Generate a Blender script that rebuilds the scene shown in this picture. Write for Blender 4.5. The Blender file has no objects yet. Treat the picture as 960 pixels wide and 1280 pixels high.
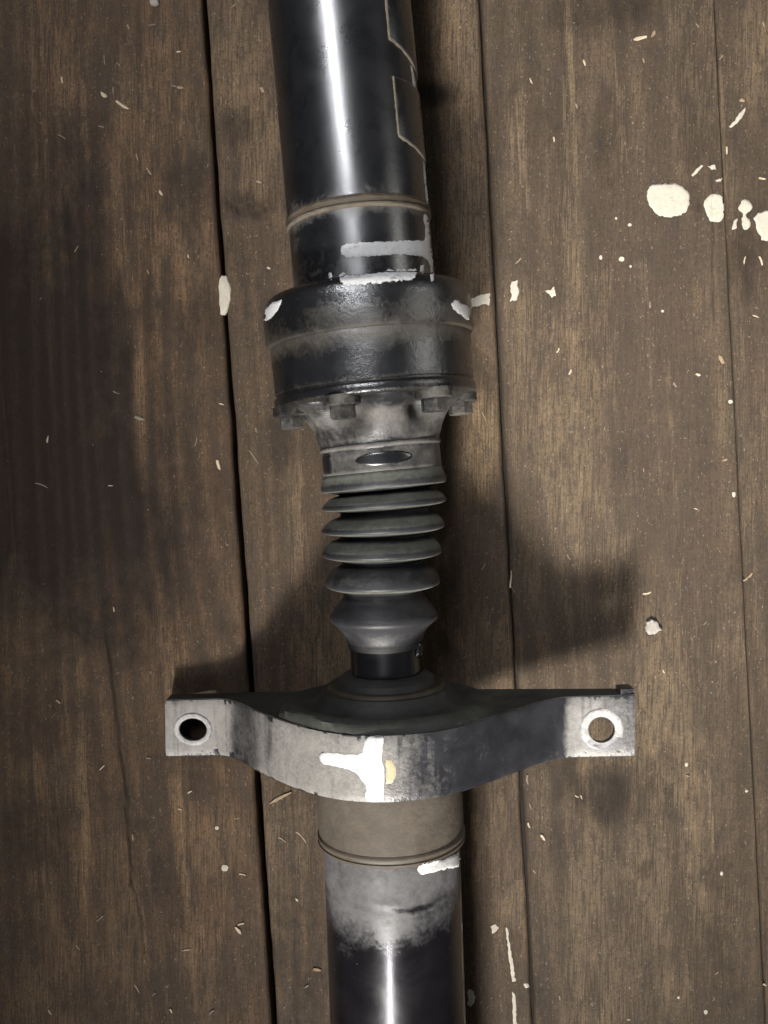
import bpy, bmesh, math, random
import numpy as np
from mathutils import Vector, Matrix
from mathutils.bvhtree import BVHTree
from mathutils.geometry import delaunay_2d_cdt

random.seed(7)
rng = np.random.default_rng(11)
sc = bpy.context.scene
C = sc.collection
R = math.radians

# ------------------------------------------------------------------ camera
F_PX, H, PITCH = 1200.0, 0.583, math.atan(60 / 1200)      # photo focal length in px, height, tilt
cam_d = bpy.data.cameras.new('camera')
cam_d.sensor_fit = 'VERTICAL'; cam_d.sensor_height = 24.0
cam_d.lens = 24.0 * F_PX / 1280
cam_d.clip_start = 0.01; cam_d.clip_end = 50
cam = bpy.data.objects.new('camera', cam_d); C.objects.link(cam)
cam.location = (0, 0, H); cam.rotation_euler = (-PITCH, 0, 0)
sc.camera = cam

# ------------------------------------------------------------------ light (indoors: lamps only)
w = bpy.data.worlds.new('World'); sc.world = w; w.use_nodes = True
w.node_tree.nodes['Background'].inputs[0].default_value = (0.55, 0.58, 0.66, 1)
w.node_tree.nodes['Background'].inputs[1].default_value = 0.04


def lamp(name, kind, loc, target, power, color, **kw):
    d = bpy.data.lights.new(name, kind); d.energy = power; d.color = color
    for k, v in kw.items(): setattr(d, k, v)
    o = bpy.data.objects.new(name, d); C.objects.link(o)
    o.location = loc
    o.rotation_euler = (Vector(target) - Vector(loc)).to_track_quat('-Z', 'Y').to_euler()
    return o


# hand lamp behind the photographer: throws the bracket's shadow up the floor
lamp('work_lamp', 'SPOT', (-0.28, -1.85, 1.52), (0.14, 0.0, 0.0), 860, (1.0, 0.96, 0.895),
     spot_size=R(14.5), spot_blend=1.0, shadow_soft_size=0.24)
# ceiling strip lamp up the left, running roughly the way the shaft runs
lamp('strip_lamp', 'AREA', (-0.52, 0.92, 1.55), (0.12, 0.17, 0.0), 1.25, (0.95, 0.96, 1.0),
     shape='RECTANGLE', size=0.08, size_y=1.1, spread=R(34))
lamp('strip_lamp', 'AREA', (-0.30, -1.35, 1.60), (0.02, -0.3, 0.0), 1.3, (0.97, 0.93, 1.0),  # second strip, added for the rear tube's highlight
     shape='RECTANGLE', size=0.05, size_y=0.7, spread=R(70))
# weak fill lamp added low on the right to brighten that side
lamp('right_fill', 'AREA', (1.5, 0.45, 0.9), (0.1, 0.05, 0.0), 3, (1.0, 0.97, 0.92),
     shape='RECTANGLE', size=0.5, size_y=0.5)
vs = sc.view_settings
vs.view_transform = 'Standard'; vs.look = 'None'; vs.exposure = 0.2; vs.gamma = 1.0
vs.use_curve_mapping = False
sc.render.engine = 'CYCLES'

# ------------------------------------------------------------------ pixel helpers
_U = Vector((0, math.cos(PITCH), -math.sin(PITCH))); _F = Vector((0, -math.sin(PITCH), -math.cos(PITCH)))
CAMP = Vector((0, 0, H))


def ray(px, py):
    return Vector((1, 0, 0)) * ((px - 480) / F_PX) + _U * ((640 - py) / F_PX) + _F


def P(px, py, z=0.0):
    d = ray(px, py)
    return CAMP + d * ((z - H) / d.z)


# ------------------------------------------------------------------ materials
def new_mat(name):
    m = bpy.data.materials.new(name); m.use_nodes = True
    nt = m.node_tree
    return m, nt, nt.nodes['Principled BSDF']


class N:
    """tiny node-building helper"""
    def __init__(s, nt): s.nt = nt
    def node(s, t, **kw):
        n = s.nt.nodes.new(t)
        for k, v in kw.items(): setattr(n, k, v)
        return n
    def link(s, a, b): s.nt.links.new(a, b)
    def put(s, sock, v):
        if hasattr(v, 'is_linked'): s.link(v, sock)
        elif isinstance(v, (tuple, list)): sock.default_value = (*v, 1) if len(v) == 3 and len(sock.default_value) == 4 else v
        else: sock.default_value = v
    def coord(s, scale=(1, 1, 1), loc=(0, 0, 0)):
        t = s.node('ShaderNodeTexCoord'); m = s.node('ShaderNodeMapping')
        m.inputs['Scale'].default_value = scale; m.inputs['Location'].default_value = loc
        s.link(t.outputs['Object'], m.inputs[0]); return m.outputs[0]
    def noise(s, vec, scale, detail=4, rough=0.6, dist=0.0):
        n = s.node('ShaderNodeTexNoise'); s.link(vec, n.inputs['Vector'])
        n.inputs['Scale'].default_value = scale; n.inputs['Detail'].default_value = detail
        n.inputs['Roughness'].default_value = rough; n.inputs['Distortion'].default_value = dist
        return n.outputs['Fac']
    def ramp(s, v, lo, hi, a=0.0, b=1.0):
        n = s.node('ShaderNodeMapRange'); s.link(v, n.inputs[0]); n.clamp = True
        n.inputs[1].default_value = lo; n.inputs[2].default_value = hi
        n.inputs[3].default_value = a; n.inputs[4].default_value = b
        return n.outputs[0]
    def math(s, op, a, b=0.0):
        n = s.node('ShaderNodeMath', operation=op); n.use_clamp = False
        s.put(n.inputs[0], a); s.put(n.inputs[1], b); return n.outputs[0]
    def mix(s, f, a, b):
        n = s.node('ShaderNodeMix', data_type='RGBA')
        s.put(n.inputs[0], f); s.put(n.inputs[6], a); s.put(n.inputs[7], b); return n.outputs[2]
    def attr(s, name):
        n = s.node('ShaderNodeAttribute', attribute_name=name); return n.outputs['Fac']
    def bump(s, h, strength, dist, normal=None):
        n = s.node('ShaderNodeBump'); n.inputs['Strength'].default_value = strength
        n.inputs['Distance'].default_value = dist; s.link(h, n.inputs['Height'])
        if normal is not None: s.link(normal, n.inputs['Normal'])
        return n.outputs[0]


def dirty(name, base, dust, rough=0.35, dust_rough=0.85, metallic=0.0, specks=0.5, loc=(0, 0, 0),
          base2=None, bump=0.25, spec=0.5, nb=1.1, nf=0.7, ior=1.5, mottle=0.55):
    """worn painted metal or rubber: base coat, dust where the 'dust' attribute says, grit specks"""
    m, nt, b = new_mat(name); n = N(nt)
    co = n.coord(loc=loc)
    big = n.noise(co, 55, 6, 0.62, 0.4)
    fine = n.noise(co, 420, 4, 0.7)
    grit = n.noise(co, 1500, 2, 0.6)
    d = n.attr('dust')
    thr = n.math('ADD', d, n.math('MULTIPLY', n.math('SUBTRACT', big, 0.5), nb))
    thr = n.math('ADD', thr, n.math('MULTIPLY', n.math('SUBTRACT', fine, 0.5), nf))
    f = n.ramp(thr, 0.25, 0.95)
    vo = n.node('ShaderNodeTexVoronoi'); n.link(co, vo.inputs['Vector']); vo.inputs['Scale'].default_value = 230
    sp = n.ramp(vo.outputs['Distance'], 0.10, 0.05)
    sp = n.math('MULTIPLY', sp, n.ramp(fine, 0.52, 0.62, 0, specks))
    f = n.math('MAXIMUM', f, sp)
    basec = n.mix(n.ramp(big, 0.35, 0.7), base, base2 or tuple(c * 1.9 for c in base))
    dustc = n.mix(grit, tuple(c * 0.72 for c in dust), tuple(min(1, c * 1.22) for c in dust))
    mot = n.noise(n.coord(loc=(5, 3, 1)), 130, 6, 0.72, 0.6)
    dustc = n.mix(n.ramp(mot, 0.40, 0.66, 0.0, mottle), dustc, tuple(c * 0.38 for c in dust))
    n.link(n.mix(f, basec, dustc), b.inputs['Base Color'])
    r0 = n.math('ADD', n.ramp(big, 0.3, 0.7, rough - 0.03, rough + 0.05), 0.0)
    mr = n.node('ShaderNodeMix', data_type='FLOAT')
    n.link(f, mr.inputs[0]); n.link(r0, mr.inputs[2]); mr.inputs[3].default_value = dust_rough
    n.link(mr.outputs[0], b.inputs['Roughness'])
    if metallic: n.link(n.ramp(f, 0, 0.8, metallic, 0.0), b.inputs['Metallic'])
    b.inputs['Specular IOR Level'].default_value = spec; b.inputs['IOR'].default_value = ior
    hgt = n.math('ADD', n.math('MULTIPLY', fine, 1.0), n.math('MULTIPLY', grit, 0.5))
    hgt = n.math('ADD', hgt, n.math('MULTIPLY', f, 0.8))
    n.link(n.bump(hgt, bump, 0.0006), b.inputs['Normal'])
    return m


M = {}
M['black'] = dirty('black_tube_paint', (0.005, 0.0055, 0.0065), (0.20, 0.185, 0.16), 0.275, specks=0.4, bump=0.05, spec=0.75, base2=(0.009, 0.0095, 0.011), ior=1.75, nb=.8, nf=.5)
M['flange'] = dirty('greasy_black_steel', (0.006, 0.0065, 0.007), (0.098, 0.086, 0.064), 0.25, dust_rough=0.6, specks=0.3, bump=0.34, spec=0.8, base2=(0.010, 0.0105, 0.012), ior=1.7, nb=.8, nf=.5)
M['can'] = dirty('stamped_steel', (0.022, 0.022, 0.024), (0.165, 0.155, 0.138), 0.30, metallic=0.2, specks=0.3, bump=0.3)
M['rubber'] = dirty('boot_rubber', (0.016, 0.016, 0.018), (0.125, 0.130, 0.105), 0.50, specks=0.2, bump=0.3, nb=.9, nf=.8)
M['cushion'] = dirty('bearing_rubber', (0.018, 0.018, 0.018), (0.070, 0.075, 0.060), 0.6, specks=0.2, bump=0.2)
M['lower'] = dirty('lower_tube_paint', (0.005, 0.0045, 0.0055), (0.105, 0.101, 0.104), 0.20, mottle=1.0, specks=0.8, bump=0.05, loc=(.3, .1, .2), spec=0.75, base2=(0.009, 0.008, 0.010), nb=0.9, nf=0.55, ior=1.6)
M['collar'] = dirty('rusty_dust_collar', (0.048, 0.037, 0.026), (0.104, 0.085, 0.064), 0.6, specks=0.0, bump=0.25, loc=(.7, 0, 0))
M['weld'] = dirty('weld_seam', (0.045, 0.034, 0.022), (0.17, 0.145, 0.108), 0.6, specks=0.0, bump=0.6)
M['strap'] = dirty('bracket_steel', (0.024, 0.024, 0.028), (0.30, 0.285, 0.262), 0.36, dust_rough=0.5, metallic=0.35, specks=0.3,
                   base2=(0.050, 0.050, 0.056), bump=0.32, mottle=.35, loc=(.13, .05, 0), nb=.35, nf=.6)
M['washer'] = dirty('bare_zinc', (0.10, 0.10, 0.105), (0.56, 0.545, 0.52), 0.45, metallic=0.2, specks=0.0, bump=0.4, nb=.9, nf=.8)
M['bolt'] = dirty('bolt_steel', (0.022, 0.022, 0.022), (0.17, 0.155, 0.13), 0.4, metallic=0.4, specks=0.0, bump=0.3)
M['race'] = dirty('bearing_steel', (0.030, 0.025, 0.018), (0.09, 0.072, 0.05), 0.4, metallic=0.3, specks=0.0)
M['bore'] = dirty('hole_wall', (0.10, 0.09, 0.08), (0.2, 0.18, 0.15), 0.6, specks=0.0)


def paint_mat(name, col, rough=0.45, var=0.85, scuff=None):
    m, nt, b = new_mat(name); n = N(nt)
    co = n.coord()
    f = n.noise(co, 330, 5, 0.7)
    c = n.mix(n.ramp(f, 0.35, 0.62), tuple(c * var for c in col), col)
    if scuff:
        g = n.noise(n.coord((0.25, 1, 1)), 900, 4, 0.75)
        h = n.noise(co, 160, 5, 0.7)
        c = n.mix(n.ramp(n.math('ADD', g, n.math('MULTIPLY', n.math('SUBTRACT', h, 0.5), .8)), 0.60, 0.74, 0, .7), c, scuff)
    n.link(c, b.inputs['Base Color'])
    b.inputs['Roughness'].default_value = rough
    n.link(n.bump(f, 0.3, 0.0008), b.inputs['Normal'])
    return m


M['paint'] = paint_mat('white_marker_paint', (0.66, 0.66, 0.65), scuff=(.16, .16, .16))
M['yellow'] = paint_mat('yellow_marker_paint', (0.46, 0.40, 0.24))
M['floorpaint'] = paint_mat('dried_cream_paint', (0.50, 0.46, 0.375), 0.7, 0.82, scuff=(.26, .22, .16))
M['splinter'] = paint_mat('pale_split_wood', (0.56, 0.46, 0.33), 0.8, 0.75)
M['splinter_tan'] = paint_mat('tan_split_wood', (0.34, 0.25, 0.155), 0.85, 0.65)
M['splinter_grey'] = paint_mat('dirty_split_wood', (0.26, 0.215, 0.165), 0.9, 0.6)
M['flake'] = paint_mat('dry_plaster', (0.36, 0.33, 0.29), 0.9, 0.7)


def wood_mat():
    m, nt, b = new_mat('old_floorboard'); n = N(nt)
    ring = n.attr('ring'); stain_shade = n.attr('stain_shade'); wear = n.attr('wear'); hue = n.attr('hue'); groove = n.attr('groove')
    fib = n.noise(n.coord((1, 0.045, 1)), 1150, 5, 0.7)
    fib2 = n.noise(n.coord((1, 0.03, 1), (.4, .2, 0)), 330, 5, 0.65)
    mott = n.noise(n.coord((1, 0.5, 1)), 38, 6, 0.68, 0.5)
    spot = n.noise(n.coord((1, 0.6, 1), (3, 1, 0)), 190, 5, 0.72)
    lat = n.mix(hue, (0.072, 0.043, 0.024), (0.066, 0.049, 0.033))       # late wood
    ear = n.mix(hue, (0.138, 0.081, 0.043), (0.112, 0.084, 0.055))       # early wood
    col = n.mix(ring, lat, ear)
    col = n.mix(n.ramp(fib2, 0.40, 0.75, 0, .7), col, n.mix(hue, (0.110, 0.067, 0.038), (0.092, 0.070, 0.047)))
    pale = n.mix(hue, (0.250, 0.156, 0.080), (0.250, 0.190, 0.118))
    wf = n.math('MULTIPLY', n.ramp(n.math('ADD', wear, n.math('MULTIPLY', n.math('SUBTRACT', fib, 0.5), 1.2)), 0.30, 1.0), 0.85)
    col = n.mix(wf, col, pale)
    # ingrained dirt in the fibre, old oil stains
    col = n.mix(n.ramp(fib, 0.52, 0.36, 0, 0.7), col, (0.040, 0.031, 0.023))
    col = n.mix(n.ramp(mott, 0.42, 0.70, 0, 0.75), col, (0.056, 0.043, 0.030))
    col = n.mix(n.ramp(spot, 0.56, 0.76, 0, 0.6), col, (0.048, 0.040, 0.033))
    # trodden-in grit: fine grains, darker and paler
    gr = n.noise(n.coord((1, 0.7, 1), (2, 2, 0)), 900, 3, 0.8)
    col = n.mix(n.ramp(gr, 0.50, 0.36, 0, 0.65), col, (0.030, 0.024, 0.019))
    gr2 = n.noise(n.coord((1, 0.8, 1), (6, 2, 0)), 95, 6, 0.75)
    col = n.mix(n.ramp(gr2, 0.50, 0.70, 0, 0.65), col, (0.045, 0.037, 0.030))
    # dust in the grooves and pale fibre ends
    dst = n.noise(n.coord((1, 0.5, 1), (1, 5, 0)), 800, 3, 0.75)
    col = n.mix(n.ramp(dst, 0.62, 0.73, 0, 0.6), col, (0.36, 0.30, 0.225))
    st = n.math('ADD', stain_shade, n.math('MULTIPLY', n.math('SUBTRACT', mott, 0.5), 0.9))
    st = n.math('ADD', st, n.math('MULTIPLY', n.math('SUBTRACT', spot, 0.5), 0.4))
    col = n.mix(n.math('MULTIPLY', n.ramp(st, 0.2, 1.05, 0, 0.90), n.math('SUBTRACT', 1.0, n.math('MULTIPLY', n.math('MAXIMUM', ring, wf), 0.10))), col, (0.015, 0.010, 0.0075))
    col = n.mix(n.math('MULTIPLY', groove, 0.8), col, (0.030, 0.024, 0.018))
    n.link(col, b.inputs['Base Color'])
    n.link(n.ramp(spot, 0.3, 0.7, 0.62, 0.85), b.inputs['Roughness'])
    b.inputs['Specular IOR Level'].default_value = 0.2
    h = n.math('ADD', fib, n.math('MULTIPLY', fib2, 0.6))
    h = n.math('ADD', h, n.math('MULTIPLY', gr, 0.8))
    n.link(n.bump(h, 0.6, 0.0006), b.inputs['Normal'])
    return m


M['wood'] = wood_mat()
m_, nt_, b_ = new_mat('packed_dirt'); b_.inputs['Base Color'].default_value = (0.012, 0.010, 0.008, 1); b_.inputs['Roughness'].default_value = 1
nn = N(nt_); nn.link(nn.mix(nn.noise(nn.coord(), 200, 5), (0.006, 0.005, 0.004), (0.03, 0.024, 0.018)), b_.inputs['Base Color'])
M['dirt'] = m_


# ------------------------------------------------------------------ object helpers
def tag(o, label=None, cat=None, group=None, kind=None):
    if label: o['label'] = label
    if cat: o['category'] = cat
    if group: o['group'] = group
    if kind: o['kind'] = kind
    return o


def add(name, verts, faces, mat, parent=None, attrs=None, smooth=True, sharp=32):
    me = bpy.data.meshes.new(name)
    me.from_pydata([tuple(v) for v in verts], [], faces)
    me.materials.append(mat)
    for k, v in (attrs or {}).items():
        a = me.attributes.new(k, 'FLOAT', 'POINT'); a.data.foreach_set('value', np.asarray(v, dtype=np.float32))
    bm = bmesh.new(); bm.from_mesh(me); bmesh.ops.recalc_face_normals(bm, faces=bm.faces[:]); bm.to_mesh(me); bm.free()
    if smooth:
        me.polygons.foreach_set('use_smooth', [True] * len(me.polygons))
        me.set_sharp_from_angle(angle=R(sharp))
    me.update()
    o = bpy.data.objects.new(name, me); C.objects.link(o)
    if parent is not None: o.parent = parent
    return o


_T = {}


def vnoise(x, y, seed):
    """smooth value noise on numpy arrays"""
    T = _T.get(seed)
    if T is None: T = _T[seed] = np.random.default_rng(seed).random((256, 256))
    xi = np.floor(x).astype(int); yi = np.floor(y).astype(int)
    fx = x - xi; fy = y - yi
    fx = fx * fx * (3 - 2 * fx); fy = fy * fy * (3 - 2 * fy)
    a = T[xi % 256, yi % 256]; b = T[(xi + 1) % 256, yi % 256]
    c = T[xi % 256, (yi + 1) % 256]; d = T[(xi + 1) % 256, (yi + 1) % 256]
    return (a * (1 - fx) + b * fx) * (1 - fy) + (c * (1 - fx) + d * fx) * fy


def fbm(x, y, seed, o=4, g=0.5):
    s = 0; a = 1; t = 0
    for i in range(o):
        s = s + a * vnoise(x * 2 ** i, y * 2 ** i, seed + i); t += a; a *= g
    return s / t


# ------------------------------------------------------------------ floor
floor = bpy.data.objects.new('floor', None); C.objects.link(floor)
tag(floor, 'worn dark brown plank floor under the drive shaft', None, None, 'structure')

LINES = []                       # each board joint: floor points (x at top of frame, x at bottom of frame)
YT, YB = P(480, 0).y, P(480, 1280).y
for a, b in ((255, 341), (601, 668), (894, 958)):
    LINES.append((P(a, 0).x, P(b, 1280).x))
wl = 0.172
LINES = [(LINES[0][0] - 2 * wl - .02, LINES[0][1] - 2 * wl - .02), (LINES[0][0] - wl - .02, LINES[0][1] - wl - .02)] + LINES + \
        [(LINES[2][0] + .16, LINES[2][1] + .16), (LINES[2][0] + .32, LINES[2][1] + .32)]
GAPW = [.003, .003, .0022, .0018, .0005, .003, .003]
EDGE = [1, 1, 1, 1, .35, 1, 1]


def linex(i, y):
    t = (YT - y) / (YT - YB)
    return LINES[i][0] + (LINES[i][1] - LINES[i][0]) * t


def blob(X, Y, px, py, rx, ry, seed, rag=0.5, ang=0.0):
    c = P(px, py); s = 0.583 / F_PX
    dx = (X - c.x); dy = (Y - c.y)
    ca, sa = math.cos(ang), math.sin(ang)
    u = (dx * ca + dy * sa) / (rx * s); v = (-dx * sa + dy * ca) / (ry * s)
    r = np.sqrt(u * u + v * v) + rag * (fbm(X * 45, Y * 30, seed) - 0.5) * 2
    q = np.clip((1.7 - r) / 1.4, 0, 1); return q * q * (3 - 2 * q)


def crack(X, Y, pts, wpx, depth_out):
    """distance-based groove along a pixel polyline; returns 0..1"""
    out = np.zeros_like(X); s = 0.583 / F_PX
    Q = [P(*p) for p in pts]
    jx = (fbm(X * 0 + 3, Y * 120, 77) - 0.5) * 0.003
    for k in range(len(Q) - 1):
        a, b = Q[k], Q[k + 1]
        ax, ay, bx, by = a.x, a.y, b.x, b.y
        L2 = (bx - ax) ** 2 + (by - ay) ** 2
        t = np.clip(((X - ax) * (bx - ax) + (Y - ay) * (by - ay)) / L2, 0, 1)
        d = np.hypot(X + jx - ax - t * (bx - ax), Y - ay - t * (by - ay))
        out = np.maximum(out, np.clip(1.3 - d / (wpx * s), 0, 1))
    return np.minimum(out, 1)


PLANKS = []
Y0, Y1 = 0.46, -0.54


def make_plank(i, nx, ny, seed, hue):
    ys = np.linspace(Y0, Y1, ny); u = np.linspace(0, 1, nx)
    # denser columns by the edges so that the worn arris has shape
    u = u + 0.018 * np.sin(2 * np.pi * u) * -1
    XL = np.array([linex(i, y) for y in ys]) + GAPW[i] / 2
    XR = np.array([linex(i + 1, y) for y in ys]) - GAPW[i + 1] / 2
    XL = XL + (fbm(ys * 40, ys * 0 + seed, seed + 5) - .5) * 0.0013 * EDGE[i] + (YT - ys) * (.0022 if i == 2 else 0)
    XR = XR + (fbm(ys * 40, ys * 0 + seed + 9, seed + 15) - .5) * 0.0013 * EDGE[i + 1]
    X = XL[:, None] + (XR - XL)[:, None] * u[None, :]
    Y = np.repeat(ys[:, None], nx, 1)
    U = X - (XL + XR)[:, None] / 2 + seed * 1.37
    # annual rings: stretched low frequency field cut into bands (gives flames and straight grain)
    G = 9.0 * fbm(U * 9, Y * 1.3 + seed, seed + 20, 3, 0.42) + U * 62 + 2.6 * fbm(U * 34, Y * 2.2, seed + 30, 3)
    ring = 0.5 + 0.5 * np.sin(2 * np.pi * G)
    ring = ring ** 1.6
    amp = 0.25 + 0.75 * fbm(U * 14, Y * 3, seed + 40, 3)
    ring = np.clip(0.5 + (ring - 0.5) * amp * 1.3, 0, 1)
    wear = np.clip((fbm(U * 22, Y * 9, seed + 50, 5, 0.6) - 0.46) * 2.4, 0, 1)
    wear = np.maximum(wear, np.clip((fbm(U * 170, Y * 5, seed + 55, 3, 0.55) - 0.55) * 3.2, 0, 1) * fbm(U * 12, Y * 8, seed + 57, 3) * 1.5)
    stain_shade = np.clip((fbm(U * 16, Y * 10, seed + 60, 5, 0.6) - 0.52) * 2.2, 0, 1) * 0.8
    groove = np.zeros_like(X)
    fine = fbm(U * 420, Y * 9, seed + 70, 3)
    z = (ring - 1) * 0.00009 * amp + (fine - 1) * 0.00035 + (fbm(U * 30, Y * 6, seed + 80, 3) - 1) * 0.0007
    # worn edges
    de = np.minimum(X - XL[:, None], XR[:, None] - X)
    chip = 0.0014 + 0.0024 * fbm(U * 3, Y * 45, seed + 90, 4, 0.6)
    chip = chip * np.where(X - XL[:, None] < XR[:, None] - X, EDGE[i], EDGE[i + 1])
    e = np.clip(1 - de / chip, 0, 1)
    z = z - e ** 2 * 0.0021
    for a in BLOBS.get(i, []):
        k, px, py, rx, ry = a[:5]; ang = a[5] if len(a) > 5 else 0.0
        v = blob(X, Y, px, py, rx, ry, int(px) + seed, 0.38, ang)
        if k == 's': stain_shade = np.maximum(stain_shade, v * (a[6] if len(a) > 6 else 1.0))
        if k == 'w': wear = np.maximum(wear, v * (a[6] if len(a) > 6 else 1.0)); stain_shade = stain_shade * (1 - 0.8 * v)
    for pts, wpx, dep in CRACKS.get(i, []):
        v = crack(X, Y, pts, wpx, dep)
        z = z - v * dep; groove = np.maximum(groove, v)
    verts = np.stack([X, Y, z], -1).reshape(-1, 3)
    n0 = len(verts)
    idx = np.arange(n0).reshape(ny, nx)
    quads = np.stack([idx[:-1, :-1], idx[1:, :-1], idx[1:, 1:], idx[:-1, 1:]], -1).reshape(-1, 4)
    # skirt down to the underside
    loop = np.concatenate([idx[0, :], idx[1:, -1], idx[-1, -2::-1], idx[-2:0:-1, 0]])
    low = verts[loop].copy(); low[:, 2] = -0.026
    li = n0 + np.arange(len(loop))
    sk = np.stack([loop, np.roll(loop, -1), np.roll(li, -1), li], -1)
    verts = np.concatenate([verts, low]); quads = np.concatenate([quads, sk])
    me = bpy.data.meshes.new('plank')
    me.vertices.add(len(verts)); me.vertices.foreach_set('co', verts.astype(np.float32).ravel())
    me.loops.add(quads.size); me.loops.foreach_set('vertex_index', quads.astype(np.int32).ravel())
    me.polygons.add(len(quads)); me.polygons.foreach_set('loop_start', np.arange(0, quads.size, 4, dtype=np.int32))
    me.polygons.foreach_set('use_smooth', np.ones(len(quads), bool))
    pad = lambda a, v=0.0: np.concatenate([a.ravel(), np.full(len(loop), v)]).astype(np.float32)
    for k, v in (('ring', pad(ring)), ('stain_shade', pad(stain_shade, .8)), ('wear', pad(wear)), ('groove', pad(groove, .6)), ('hue', pad(np.full_like(X, hue), hue))):
        at = me.attributes.new(k, 'FLOAT', 'POINT'); at.data.foreach_set('value', v)
    me.update(calc_edges=True); me.validate()
    me.materials.append(M['wood'])
    o = bpy.data.objects.new('plank', me); C.objects.link(o); o.parent = floor
    PLANKS.append((o, i))
    return o


# stains ('s', on the left board also painted-in shade) and scuffed pale wood ('w') seen in the photograph: kind, px, py, rx, ry, angle, strength
BLOBS = {
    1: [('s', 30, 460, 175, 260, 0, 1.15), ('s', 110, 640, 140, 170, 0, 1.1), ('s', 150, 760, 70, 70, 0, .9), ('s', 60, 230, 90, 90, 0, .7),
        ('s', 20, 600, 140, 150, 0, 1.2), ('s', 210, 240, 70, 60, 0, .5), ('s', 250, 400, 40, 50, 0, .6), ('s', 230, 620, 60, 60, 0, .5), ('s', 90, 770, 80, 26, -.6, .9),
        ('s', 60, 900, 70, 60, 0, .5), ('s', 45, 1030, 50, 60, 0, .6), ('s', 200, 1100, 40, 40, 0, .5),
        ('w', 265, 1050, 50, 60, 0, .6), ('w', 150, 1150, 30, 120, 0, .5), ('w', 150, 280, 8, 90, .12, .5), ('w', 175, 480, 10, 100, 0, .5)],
    2: [('w', 570, 60, 40, 110, 0, .8), ('w', 575, 300, 36, 150, 0, .75), ('w', 600, 560, 22, 80, 0, .8), ('s', 548, 118, 34, 16, 0, 1.0),
        ('s', 300, 160, 30, 25, 0, .7), ('s', 300, 255, 50, 22, 0, .7), ('w', 325, 215, 10, 40, 0, .7), ('w', 315, 50, 40, 40, 0, .4),
        ('w', 370, 640, 14, 110, 0, .5), ('s', 350, 560, 22, 40, 0, .5), ('s', 610, 500, 12, 40, 0, .6)],
    3: [('s', 760, 15, 60, 30, 0, .7), ('s', 750, 1000, 36, 40, 0, .9), ('s', 808, 1088, 14, 14, 0, .8),
        ('w', 730, 500, 40, 80, 0, .55), ('w', 660, 470, 26, 130, 0, .5), ('w', 725, 1120, 26, 80, 0, .6), ('w', 820, 1150, 20, 100, 0, .5),
        ('s', 700, 1050, 40, 40, 0, .5), ('s', 900, 1150, 30, 120, 0, .5), ('s', 640, 1250, 40, 40, 0, .7), ('s', 760, 180, 20, 80, 0, .5),
        ('s', 930, 700, 40, 40, 0, .4), ('s', 870, 180, 36, 90, 0, .4), ('w', 680, 1000, 10, 40, 0, .6)],
    4: [('w', 945, 60, 30, 70, 0, .7), ('s', 930, 320, 40, 60, 0, .7), ('w', 950, 120, 20, 16, 0, .7)],
}
CRACKS = {
    1: [([(134, 790), (140, 850), (150, 930), (158, 1000), (164, 1105)], 1.6, .0022), ([(164, 1105), (178, 1150), (184, 1230), (190, 1300)], 1.0, .0010),
        ([(0, 705), (60, 760), (130, 815)], 1.5, .001)],
    2: [([(283, 250), (297, 262), (322, 266), (332, 262)], 1.8, .002), ([(540, 264), (600, 266)], 1.0, .0012)],
    3: [([(890, 200), (893, 400)], .9, .0008)],
}
make_plank(0, 40, 120, 1, 0.2)
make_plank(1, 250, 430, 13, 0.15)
make_plank(2, 230, 430, 5, 0.55)
make_plank(3, 200, 430, 4, 0.75)
make_plank(4, 180, 430, 6, 0.7)
make_plank(5, 40, 120, 8, 0.5)

z0 = -0.0262
bx = 0.75
sub = add('subfloor', [(-bx, Y1 - .1, z0), (bx, Y1 - .1, z0), (bx, Y0 + .1, z0), (-bx, Y0 + .1, z0),
                       (-bx, Y1 - .1, z0 - .03), (bx, Y1 - .1, z0 - .03), (bx, Y0 + .1, z0 - .03), (-bx, Y0 + .1, z0 - .03)],
          [(0, 1, 2, 3), (7, 6, 5, 4), (0, 4, 5, 1), (1, 5, 6, 2), (2, 6, 7, 3), (3, 7, 4, 0)], M['dirt'], floor, smooth=False)
# dirt and sawdust packed into two of the joints
for gi, lev in ((3, -0.0045), (4, -0.0014)):
    vs_, fs_ = [], []
    n_ = 500
    ysn = np.linspace(Y0, Y1, n_ + 1)
    und = fbm(ysn * 60, ysn * 0 + gi, 300 + gi, 4)
    for k in range(n_ + 1):
        y = float(ysn[k]); x = linex(gi, y)
        low_ = gi == 3 and y < P(480, 900).y
        h = lev - 0.0024 * float(und[k]) + (.0022 if low_ else 0)
        hw = GAPW[gi] * 1.1
        vs_ += [(x - hw, y, h - .0003), (x, y, h + .0003 * random.random()), (x + hw, y, h - .0003), (x, y, -0.02)]
        if k:
            b4 = 4 * k; a4 = b4 - 4
            fs_ += [(a4, b4, b4 + 1, a4 + 1), (a4 + 1, b4 + 1, b4 + 2, a4 + 2), (a4 + 2, b4 + 2, b4 + 3, a4 + 3), (a4 + 3, b4 + 3, b4, a4)]
    m_, nt_, b_ = new_mat('joint_dust'); nn = N(nt_)
    f_ = nn.noise(nn.coord((1, .5, 1)), 500, 4, .7)
    nn.link(nn.mix(nn.ramp(f_, .62, .74), (0.014, 0.011, 0.008), (0.16, 0.12, 0.08) if gi == 3 else (.07, .055, .04)), b_.inputs['Base Color']); b_.inputs['Roughness'].default_value = 1
    o = add('packed_dust', vs_, fs_, m_, floor); o['kind'] = 'stuff'

# ------------------------------------------------------------------ drive shaft axes
root = bpy.data.objects.new('drive_shaft', None); C.objects.link(root)
tag(root, 'black two piece drive shaft with rubber boot and centre bearing bracket lying on planks', 'drive shaft')

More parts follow.
